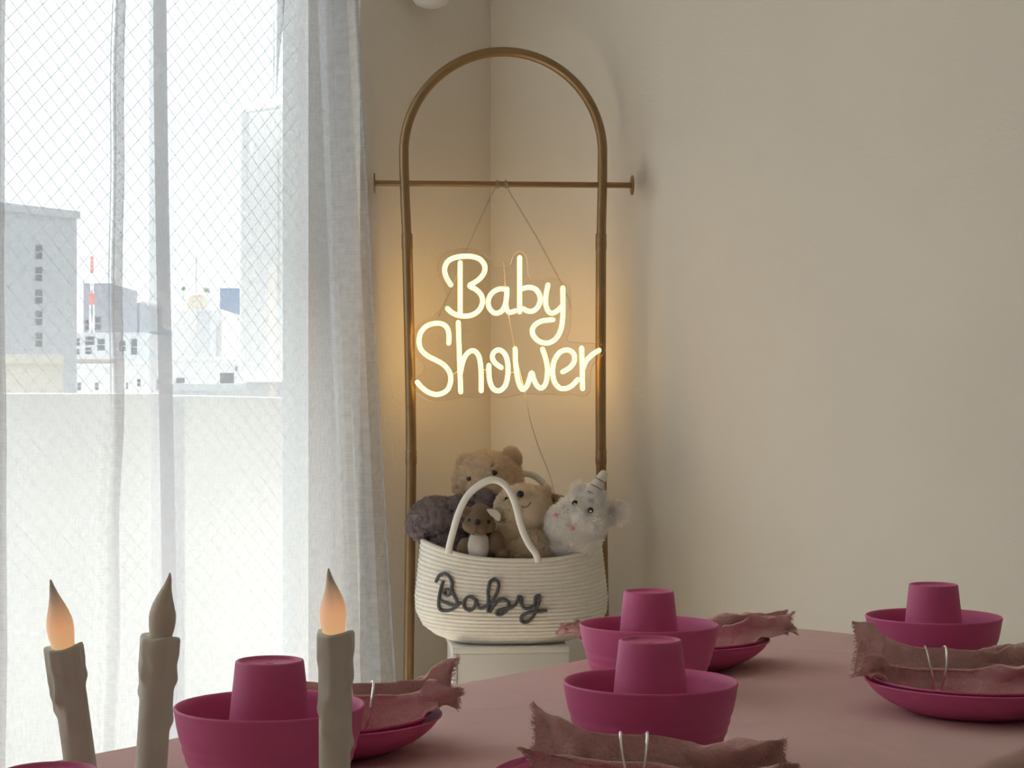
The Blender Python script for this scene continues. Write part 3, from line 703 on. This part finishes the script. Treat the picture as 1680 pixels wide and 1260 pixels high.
# 5 unicorn
d5 = 3.325
t = thing('unicorn_plush', px(955, 900, d5), 'white shaggy unicorn plush with tiered horn and pink cheeks')
body = fuse('body', [(px(955, 850, d5), (.050, .044, .044)), (px(925, 858, d5-.008), (.034, .034, .034)), (px(950, 880, d5), (.040, .038, .034)), (px(968, 825, d5+.002), (.030, .03, .030)), (px(928, 896, d5-.004), (.024, .022, .022)), (px(940, 925, d5+.035), (.034, .028, .05))], .0030, Fw, t, .0050, 62)
e1 = fuse('ear', [(px(1013, 842, d5+.004), (.021, .012, .022)), (px(996, 849, d5+.004), (.018, .012, .014))], .0036, Fw, t, .002, 70)
fur(body, Fw, t, 15000, .0115, .0011, .25, 1.0, 62); fur(e1, Fw, e1, 3500, .009, .001)
tf = fuse('forelock', [(px(948, 806, d5), (.011, .010, .016))], .0034, Fw, t, .001, 70); fur(tf, Fw, tf, 1300, .013, .001, -.3)
hb0, hb1 = px(966, 822, d5-.010), px(990.5, 777, d5-.004); ax = (hb1-hb0)
horn = MB(); pr = []; rr = []
NT = 4
for i in range(NT):
    for k in range(7):
        s = (i+k/6.999)/NT; pr.append(hb0+ax*s); base = .0190*(1-s)+.0080*s
        rr.append(base*(1-.13*abs(2*k/6.999-1)**5))
pr += [hb1+ax.normalized()*x for x in (.003, .0055, .0065)]; rr += [.0066, .0038, .0005]
hn = MB().add(*tube_geo(pr, rr, 24)).build('horn', Fh, t)
for i in range(1, NT):
    s = i/NT; c = hb0+ax*s; r_ = (.0190*(1-s)+.0080*s)*.905; a_ = ax.normalized(); o_ = a_.orthogonal().normalized(); b_ = a_.cross(o_)
    MB().add(*tube_geo([c+o_*math.cos(x)*r_+b_*math.sin(x)*r_ for x in np.linspace(0, 2*np.pi, 24, endpoint=False)], .0007, 5, closed=True)).build('horn_ring', M_thread, hn)
for (x, y, r_) in ((943, 825, 5.0), (969, 837, 5.0)):
    e = bean(t, body, x, y, r_, M_black); e.location += TOWARD(px(x, y, d5))*.006
    g = bean(t, body, x+.2, y+1.8, 1.6, M_tape, 'eye_glint'); g.location += TOWARD(px(x, y, d5))*.0098
for (x, y) in ((911, 846), (939, 867)):
    e = bean(t, body, x, y, 3.6, Fpk, 'cheek', .5); e.location += TOWARD(px(x, y, d5))*.0065
# 3 small brown dog in front
d3 = 3.292
t = thing('puppy_plush', px(787, 900, d3), 'small brown velour puppy plush with white chest and ear')
bodyb = fuse('body', [(px(786, 905, d3+.006), (.026, .022, .040)), (px(763, 905, d3+.004), (.016, .014, .026)), (px(812, 893, d3+.002), (.017, .015, .026)), (px(826, 911, d3-.006), (.012, .011, .011))], .003, Fb, t, .0004, 60)
ch = fuse('chest', [(px(785, 897, d3-.007), (.0200, .016, .033))], .003, Fh, t, .0003, 60)
hd3 = fuse('head', [(px(787, 852, d3), (.0262, .025, .0295)), (px(783, 864, d3-.014), (.021, .017, .0165)), (px(771, 862, d3-.006), (.014, .014, .014)), (px(802, 862, d3-.004), (.013, .014, .014))], .0028, Fb, t, .0003, 60)
def flap(name, pts, dep, m, parent, th_=.0035):
    b = bmesh.new(); f_ = [b.verts.new(px(x, y, dep)) for x, y in pts]; k_ = [b.verts.new(px(x, y, dep+th_)) for x, y in pts]
    b.faces.new(f_); b.faces.new(k_[::-1])
    for i in range(len(pts)): b.faces.new((f_[i], k_[i], k_[(i+1) % len(pts)], f_[(i+1) % len(pts)]))
    bmesh.ops.recalc_face_normals(b, faces=b.faces)
    bmesh.ops.bevel(b, geom=b.edges[:], offset=.0013, segments=2, affect='EDGES')
    return bm_obj(name, b, m, parent, True, 60)
ef = flap('ear', [(796, 836), (804, 834.5), (814, 836), (820, 841), (822, 848), (820, 855), (815, 854), (809, 849), (801, 843)], d3-.016, Fh, t); ef['label'] = 'white floppy ear'
ei = flap('ear', [(754, 838), (758, 832), (767, 830.5), (776, 834), (782, 840), (776, 846), (767, 849), (758, 846)], d3-.012, Ft, t)
flap('ear_lining', [(757.5, 839), (761, 834.5), (768, 834), (775, 838), (772, 843), (766, 845.5), (760, 844)], d3-.0145, Fb, ei, .003)
bean(t, hd3, 783, 857, 5.4, M_black, 'nose', .55); bean(t, hd3, 801.5, 856, 3.6, M_black); bean(t, hd3, 769, 854, 3.2, M_black)
stitch(hd3, [(782.5, 862), (782, 867), (781, 872)], 'mouth', t, .0006); stitch(hd3, [(775, 877), (778, 874.5), (781, 872), (784.5, 874), (788, 876)], 'mouth', t, .0006)

# ------------------------------------------------------------------ table and tablecloth
TZ = .72; TA0, TA1, TB0, TB1 = 1.112, 1.742, .768, 2.60
tb = empty('folding_table', R((TA0+TA1)/2, (TB0+TB1)/2, 0)); tag(tb, 'long narrow table under the pink tablecloth', 'table')
bevel_box('tabletop', rbox_geo(TA0+.006, TA1-.006, TB0+.006, TB1-.006, TZ-.035, TZ-.004), M_wood, .004, 2, tb)
for a in (TA0+.06, TA1-.06):
    for b in (TB0+.1, TB1-.1):
        MB().add(*tube_geo([R(a, b, .0), R(a, b, TZ-.035)], .018, 12)).build('leg', M_dark, tb)
OV = .26; GR = .0055
def cloth_fn():
    La, Lb = TA1-TA0, TB1-TB0
    pa = np.arange(-OV, La+OV+1e-6, GR); pb = np.arange(-OV, Lb+OV+1e-6, GR)
    A, B = np.meshgrid(pa, pb, indexing='ij')
    ca, cb = np.clip(A, 0, La), np.clip(B, 0, Lb); oa, ob = A-ca, B-cb; ds = np.hypot(oa, ob)
    dd = np.where(ds > 1e-9, ds, 1); ux, uy = oa/dd, ob/dd
    r = .012; q = math.pi/2*r; an = np.clip(ds/r, 0, math.pi/2)
    outw = r*np.sin(an)-0*ds; dz = -(r*(1-np.cos(an)))-np.clip(ds-q, 0, None)
    per = np.where(np.abs(oa) > np.abs(ob), cb, ca)
    flare = np.clip(ds-q, 0, None)/OV
    outw = outw+flare*(.012+.014*np.sin(per*24+np.sin(per*7)*2)+.02*(np.minimum(np.abs(oa), np.abs(ob)) > 1e-4))
    # wrinkles and fold creases on the flat top
    z = .0006*np.sin(A*31+1.5*np.sin(B*9))*np.sin(B*13+1.2*np.sin(A*11))
    cre = [(.8, .6, .55, .0012, .006), (.9, .42, .62, .0011, .005), (-.55, .83, .30, .0009, .006), (.15, .99, .36, .0014, .005), (.98, .18, .30, .0012, .005), (.35, .93, .95, .0012, .006), (.6, .8, .75, .0010, .005), (-.3, .95, .60, .0009, .005), (.05, 1, .12, .0016, .012), (.2, .98, .22, .0013, .010)]
    for (na, nb, c, h, s) in cre:
        x = A*na+B*nb-c+.012*np.sin(A*8+B*5); t_ = -A*nb+B*na
        z = z+1.7*h*np.exp(-np.abs(x)/s)*(.4+.6*np.sin(t_*5+c*9)**2)
    z = z*np.exp(-ds/.05)
    aa = TA0+ca+ux*outw; bb_ = TB0+cb+uy*outw
    X, Y, _ = room_xyz(aa, bb_, 0); Z = TZ+dz+z
    n1, n2 = A.shape; idx = np.arange(n1*n2).reshape(n1, n2)
    f = np.stack([idx[:-1, :-1], idx[1:, :-1], idx[1:, 1:], idx[:-1, 1:]], -1).reshape(-1, 4)
    return np.stack([X, Y, Z], -1).reshape(-1, 3), f
P, f = cloth_fn()
tc_ = mesh('tablecloth', P.tolist(), f.tolist(), M_cloth, None, True, False); tag(tc_, 'dusty pink creased tablecloth over the narrow table', 'tablecloth')

# ------------------------------------------------------------------ bowls, cups, plates
def copy_tree(o, parent=None):
    c = o.copy(); COL.objects.link(c); c.parent = parent
    for ch in list(o.children): copy_tree(ch, c)
    return c
Z0 = TZ+.0026
def prof_bowl():
    o = []; Rr, H = .0752, .0695
    pts = [(.0001, 0.0), (.040, 0.0), (.0425, .0006), (.0480, .0036), (.0555, .0105), (.0620, .0205), (.0668, .033), (.0703, .0475), (.0725, .058), (.0738, .0665)]
    P_ = spline([Vector((a, b, 0)) for a, b in pts], 6)
    for p in P_:
        r, z = p.x, p.y; g = 0
        if z > .012:
            for zz, h in ((.016, .0009), (.0245, .0010), (.033, .0011), (.0415, .0010)): g -= h*math.exp(-((z-zz)/.0030)**2)
        o.append((r+g, z))
    o += [(.0746, .0690), (.0744, .0702), (.0736, .0709), (.0726, .0706), (.0716, .0695), (.0702, .066)]
    inn = [(.0680, .055), (.0650, .041), (.0610, .028), (.0550, .0165), (.0485, .009), (.042, .0048), (.0001, .004)]
    o += [(p.x, p.y) for p in spline([Vector((.0702, .066, 0))]+[Vector((a, b, 0)) for a, b in inn], 3)[1:]]
    return o
def prof_cup():      # a tumbler standing upside down
    return [(.0001, .0975), (.0028, .0975), (.0032, .0981), (.0045, .0984), (.0225, .0984), (.0232, .0988), (.0240, .1006), (.0252, .1012), (.0262, .1008), (.0268, .0995), (.0278, .090), (.0298, .072), (.0320, .050), (.0342, .028), (.0362, .008), (.0368, .002), (.0366, .0004), (.0358, 0), (.0352, .001), (.0330, .026), (.0306, .052), (.0284, .075), (.0262, .094), (.0001, .0955)]
def prof_plate(Rr, H):
    k = Rr/.112
    pts = [(.0001, .0), (.066*k, 0), (.070*k, .0006), (.082*k, .005), (.094*k, .0115), (.104*k, .0195), (.1095*k, .0265), (.112*k, H-.001)]
    o = [(p.x, p.y) for p in spline([Vector((a, b, 0)) for a, b in pts], 5)]
    o += [(.1122*k, H), (.1112*k, H+.0008), (.1102*k, H+.0002), (.1093*k, H-.002)]
    o += [(p.x, p.y) for p in spline([Vector((a, b, 0)) for a, b in [(.1093*k, H-.002), (.1062*k, .0235), (.100*k, .0165), (.089*k, .0095), (.078*k, .0052), (.066*k, .0038), (.0001, .0036)]], 4)[1:]]
    return o
mesh_bowl = MB().add(*lathe_geo(prof_bowl(), 96)).build('bowl', M_pink, None, True, 60)
mesh_cup = MB().add(*lathe_geo(prof_cup(), 64)).build('tumbler', M_pink, None, True, 50)
mesh_plate = MB().add(*lathe_geo(prof_plate(.112, .0295), 96)).build('dinner_plate', M_pink, None, True, 60)
mesh_plate2 = MB().add(*lathe_geo(prof_plate(.1035, .0275), 96)).build('salad_plate', M_pink, None, True, 60)
def put(o, first, loc, label, cat, group, rz=0.0):
    c = o if first else o.copy()
    if not first: COL.objects.link(c)
    c.location = loc; c.rotation_euler = (0, 0, rz); tag(c, label, cat, group); return c
def tp(x, d): return Vector(((x-840)/F*d, d, 0))
SET = dict(A=(tp(1064.5, 1.924), tp(1106, 2.118)), B=(tp(442.5, 1.408), tp(519, 1.602)), C=(tp(1531.5, 1.995), tp(1604, 1.80)), D=(tp(1067, 1.53), tp(1050, 1.335)), E=(tp(80, .985), None))
NAMEB = dict(A='magenta ribbed bowl next to the rope basket end', B='magenta ribbed bowl beside the upright lit candle', C='magenta ribbed bowl at the table end by the bare wall', D='magenta ribbed bowl in the middle of the cloth beside the frayed napkin', E='magenta ribbed bowl beside the leaning lit candle')
NAMEC = dict(A='upside-down magenta tumbler in the bowl next to the basket', B='upside-down magenta tumbler in the bowl beside the upright candle', C='upside-down magenta tumbler in the bowl by the bare wall', D='upside-down magenta tumbler in the bowl amid the tablecloth', E='upside-down magenta tumbler below the leaning lit candle')
NAMEP = dict(A='beside the bowl next to the basket', B='beside the bowl at the upright candle', C='beside the bowl by the bare wall', D='beside the bowl in the middle of the cloth')
first = True
for i, k in enumerate('ABCDE'):
    b, p = SET[k]
    put(mesh_bowl, i == 0, (b.x, b.y, Z0), NAMEB[k], 'bowl', 'magenta bowls')
    put(mesh_cup, i == 0, (b.x, b.y, Z0+.0046), NAMEC[k], 'cup', 'magenta tumblers')
    if p:
        put(mesh_plate, i == 0, (p.x, p.y, Z0), 'wide magenta plate '+NAMEP[k], 'plate', 'magenta plates')
        put(mesh_plate2, i == 0, (p.x, p.y, Z0+.0042), 'smaller magenta plate stacked '+NAMEP[k], 'plate', 'magenta plates')

# ------------------------------------------------------------------ napkins with silver rings
def napkin(c, plate, yaw, L0, L1, label, rlabel, seed, WL, HL, WR, HR, HM=.043, lift=.006, heights=(.66, 1.0, .82)):
    """a linen napkin drawn through a ring: three pleats bundled at the ring that open towards both ends; c lies on the plate"""
    g = np.random.default_rng(seed); pq = g.uniform(0, 6.28)
    root = empty('napkin', c); tag(root, label, 'napkin', 'rolled linen napkins')
    ns, nf = 130, 150
    s, v = np.meshgrid(np.linspace(-1, 1, ns+1), np.linspace(0, 1, nf+1), indexing='ij')
    x = np.where(s < 0, s*L0, s*L1); dist = np.abs(x); lf = s < 0
    op = smoothstep(.008, .075, dist)
    W = .034+(np.where(lf, WL, WR)-.034)*op; H = HM+(np.where(lf, HL, HR)-HM)*op
    vv = v+.030*op*np.sin(6.28*v+pq+np.where(lf, 0, 2))
    hk = np.interp(vv, [0, 1/6, .5, 5/6, 1], [heights[0], heights[0], heights[1], heights[2], heights[2]])
    hk = hk*(1+op*.16*np.sin(vv*9+np.where(lf, pq, pq+2.4)+x*22))
    rdg = (.5-.5*np.cos(6*np.pi*vv)); rdg = rdg**(.62+.25*op)
    y = W*(vv-.5)+W*(.10+.05*op)*np.sin(6*np.pi*vv+.6)+.35*np.sin(5*vv+pq)*.01*op
    # the bundle is round under the ring
    z = H*hk*rdg
    rnd = 1-op; zc = HM*.5; q = np.sqrt(np.clip(1-((vv-.5)*2)**2, 0, 1)); z = z*(1-rnd*.45*(1-q))+rnd*.0*zc
    # wrinkles
    z = z+op*(.0022*np.sin(x*75+vv*17+pq)*np.sin(vv*11+x*40)+.0012*np.sin(x*160+vv*31))+rnd*.0010*np.sin(vv*70+pq)
    y = y+op*(.0040*np.sin(x*48+vv*13+pq)+.0016*np.sin(x*120-vv*25))
    x = x+op*np.sign(s)*(.009*np.sin(vv*8+pq)+.0035*np.sin(vv*19+2*pq)+.0015*np.sin(vv*41))
    cy, sy = math.cos(yaw), math.sin(yaw)
    rp_ = np.hypot(c.x+x*cy-y*sy-plate.x, c.y+x*sy+y*cy-plate.y)
    flr = np.interp(rp_, [0, .06, .082, .092, .0985, .1025, .108, .1135, .135, .2], [.0014, .0016, .0070, .0140, .0210, .0262, .0270, .0280, .0270, .018])
    span = lift+(.0275-lift)*smoothstep(.02, .10, dist)
    z = z+np.maximum(flr, span*(.35+.65*smoothstep(0, .25, rdg)))
    X = c.x+x*cy-y*sy; Y = c.y+x*sy+y*cy; Z = c.z+z
    P = np.stack([X, Y, Z], -1)
    for a in range(ns+1):
        for b in range(nf+1):
            p = P[a, b]; k = .0016*op[a, b]+.0003
            P[a, b, 2] += k*noise.noise((p[0]*95, p[1]*95, p[2]*95)); P[a, b, 1] += k*noise.noise((p[0]*80+9, p[1]*80, p[2]*80))
    idx = np.arange((ns+1)*(nf+1)).reshape(ns+1, nf+1)
    f = np.stack([idx[:-1, :-1], idx[1:, :-1], idx[1:, 1:], idx[:-1, 1:]], -1).reshape(-1, 4)
    o = mesh('cloth', P.reshape(-1, 3).tolist(), f.tolist(), M_nap, root, True)
    md = o.modifiers.new('thickness', 'SOLIDIFY'); md.thickness = .0012; md.offset = 1
    fr = MB()                                   # frayed threads
    for e, sg_ in ((0, -1), (ns, 1)):
        for j in range(0, nf, 1):
            for q_ in range(3):
                a = Vector(P[e, j])*(1-q_/3)+Vector(P[e, j+1])*(q_/3); nb = Vector(P[e-sg_*3, j]); dr = (a-nb).normalized()
                ln = g.uniform(.002, .007); w1 = Vector(g.normal(size=3))*.35; w2 = Vector(g.normal(size=3))*.6
                m_ = a+(dr+w1).normalized()*ln*.5; t_ = m_+(dr+w2+Vector((0, 0, -.2))).normalized()*ln*.5
                sd_ = Vector(g.normal(size=3)).normalized()*.0005
                fr.add([a-sd_, a+sd_, m_+sd_, m_-sd_, t_], [(0, 1, 2, 3), (3, 2, 4)])
    tag(fr.build('fringe', M_nap, root, True, None, False), kind='stuff')
    # the ring: two silver wires that meet under the bundle
    top = float(P[ns//2-4:ns//2+5, :, 2].max())-c.z; bot = float(P[ns//2-4:ns//2+5, :, 2].min())-c.z; rz_ = (top-bot)/2+.0010
    ctr = Vector((c.x, c.y, c.z+(top+bot)/2)); ux = Vector((cy, sy, 0)); uy = Vector((-sy, cy, 0))
    rg = empty('napkin_ring', Vector((c.x, c.y, c.z))); tag(rg, rlabel, 'napkin ring', 'silver napkin rings')
    for k_ in (-1, 1):
        pts = []
        for i in range(44):
            a = 2*math.pi*i/44
            pts.append(ctr+uy*(.0225*math.cos(a))+Vector((0, 0, rz_*math.sin(a)))+ux*(k_*.0050*(1+math.sin(a-.2))))
        MB().add(*tube_geo(pts, .0012, 8, closed=True)).build('wire_loop', M_silver, rg)
    return root
ZP = Z0+.0042+.0038
pA, pB, pC, pD = (SET[k][1] for k in 'ABCD')
napkin(Vector((pA.x-.004, pA.y, ZP)), pA, .04, .120, .132, 'dusty pink napkin on the plates beside the rope basket', 'silver ring on the napkin beside the rope basket', 11, .036, .014, .074, .025, .028, .013, (.8, 1.0, .85))
napkin(Vector((tp(594, 1.60).x, 1.60, ZP)), pB, .10, .070, .076, 'pink napkin on the plates beside the upright lit candle', 'silver ring on the napkin beside the upright candle', 5, .06, .028, .078, .036, .034, .015, (.85, 1.0, .9))
napkin(Vector((tp(1534, 1.80).x, 1.80, ZP)), pC, -.08, .072, .150, 'pink napkin with open folded end by the bare wall', 'crossed silver ring on the napkin by the bare wall', 23, .070, .046, .080, .034, .040, .013, (.58, 1.0, .85))
napkin(Vector((tp(1040, 1.33).x, 1.33, ZP)), pD, -.06, .070, .105, 'frayed pink napkin on the plates in the middle of the cloth', 'bright silver ring on the frayed napkin', 31, .065, .046, .080, .022, .040, .014, (.55, 1.0, .9))

# ------------------------------------------------------------------ flickering-type candles in small holders
def flame_mat(name, lit):
    m = mat(name, (.72, .66, .54), .5); b = m.node_tree.nodes['Principled BSDF']
    b.inputs['Subsurface Weight'].default_value = .0
    if lit:
        n = m.node_tree; t = n.nodes.new('ShaderNodeTexCoord'); s = n.nodes.new('ShaderNodeSeparateXYZ'); r = n.nodes.new('ShaderNodeValToRGB')
        n.links.new(t.outputs['Generated'], s.inputs[0]); n.links.new(s.outputs['Z'], r.inputs[0])
        r.color_ramp.elements[0].position = 0; r.color_ramp.elements[0].color = (.75, .42, .17, 1)
        r.color_ramp.elements[1].position = .85; r.color_ramp.elements[1].color = (0.02, .012, .006, 1)
        e = r.color_ramp.elements.new(.35); e.color = (.80, .36, .16, 1)
        n.links.new(r.outputs[0], b.inputs['Emission Color']); b.inputs['Emission Strength'].default_value = .43
    return m
M_lit, M_unlit = flame_mat('lit_flame_shell', True), flame_mat('unlit_flame_shell', False)
def candle(xt, yt, xb, d, fl, lit, curl, label, hlabel, seed, flen):
    g = np.random.default_rng(seed); rad = .0112*d/1.19
    top = px(xt, yt, d); low = px(xb, 1260, d); ax = (low-top).normalized()
    zb = TZ+.055; base = top+ax*((top.z-zb)/-ax.z)
    root = empty('led_candle', base); tag(root, label, 'candle', 'LED taper candles')
    o1 = ax.orthogonal().normalized(); o2 = ax.cross(o1)
    # wax body with drips: rows along the axis
    n, seg = 60, 48; L = (base-top).length; v = []; f = []
    dr = [(g.uniform(0, 6.28), g.uniform(.02, .085), g.uniform(.16, .30)) for _ in range(11)]
    for i in range(n+1):
        s = L*i/n
        for k in range(seg):
            a = 2*math.pi*k/seg; r = rad*.93
            r += rad*.10*(1-smoothstep(.014, .022, s+.006*math.sin(a*3+seed)))
            for (da, dl, dw) in dr:
                x = abs((a-da+math.pi) % (2*math.pi)-math.pi)
                if x < dw*2.5:
                    r += rad*.17*math.exp(-(x/dw)**2)*(1-smoothstep(dl-.006, dl+.002, s))*(.6+.6*math.exp(-((s-dl+.006)/.006)**2))
            if i == 0: r *= .94
            v.append(top+ax*(s+(.0012*math.sin(a*2+seed) if i < 3 else 0))+o1*(r*math.cos(a))+o2*(r*math.sin(a)))
    for i in range(n):
        for k in range(seg): f.append((i*seg+k, i*seg+(k+1) % seg, (i+1)*seg+(k+1) % seg, (i+1)*seg+k))
    v.append(top+ax*.002); c0 = len(v)-1
    for k in range(seg): f.append((c0, (k+1) % seg, k))
    f.append(tuple(n*seg+k for k in range(seg)))
    mesh('wax_body', v, f, M_wax, root, True, True)
    # flame shaped tip, bending at the point
    pts, rr = [], []; Lf = flen*d/F; xax = Vector((1, 0, 0))
    for i in range(25):
        q = i/24
        pts.append(top-ax*(Lf*q-.003)+xax*(curl*Lf*(.10*math.sin(q*4.4)*q-.07*math.sin(q*3.1))))
        rr.append(rad*np.interp(q, [0, .1, .2, .32, .42, .55, .68, .8, .9, 1], [.66, .68, .76, .80, .77, .62, .42, .25, .15, .04]))
    MB().add(*tube_geo(spline(pts, 2), list(np.interp(np.linspace(0, 1, 49), np.linspace(0, 1, 25), rr)), 28)).build('flame_tip', M_lit if lit else M_unlit, root)
    # holder on the cloth
    h = empty('candle_holder', Vector((base.x, base.y, Z0))); tag(h, hlabel, 'candle holder', 'small brass candle holders')
    MB().add(*lathe_geo([(.0001, 0), (.027, 0), (.027, .004), (.012, .008), (.006, .014), (.006, .040), (rad+.002, .046), (rad+.003, .051), (.0001, .051)], 32, Vector((base.x, base.y, Z0)))).build('stem', M_brass, h)
candle(105, 1060, 132.5, 1.16, 0, True, .6, 'leaning LED taper candle with glowing tip', 'brass holder under the leaning candle', 3, 118)
candle(261.5, 1044, 248, 1.205, 0, False, -1.0, 'LED taper candle with unlit grey tip', 'brass holder under the unlit candle', 8, 112)
candle(549, 1036, 549, 1.20, 0, True, .9, 'upright LED taper candle with glowing tip', 'brass holder under the upright candle', 15, 111)

# ------------------------------------------------------------------ rounded fixture high on the window wall
bfx = b_at(704, .05); zf = px(704, 13, R(.05, bfx).y).z
fx = empty('wall_fixture', R(.0, bfx, zf+.05)); tag(fx, 'beige rounded fixture mounted high on the wall above the arch', 'fixture')
cfx = R(.055, bfx, zf)
MB().add(*lathe_geo([(.0001, 0), (.018, .001), (.030, .006), (.037, .016), (.040, .032), (.040, .09), (.036, .10), (.0001, .10)], 40, cfx)).build('housing', M_white, fx)
bevel_box('wall_plate', rbox_geo(0, .018, bfx-.03, bfx+.03, zf+.03, zf+.10), M_white, .003, 2, fx)
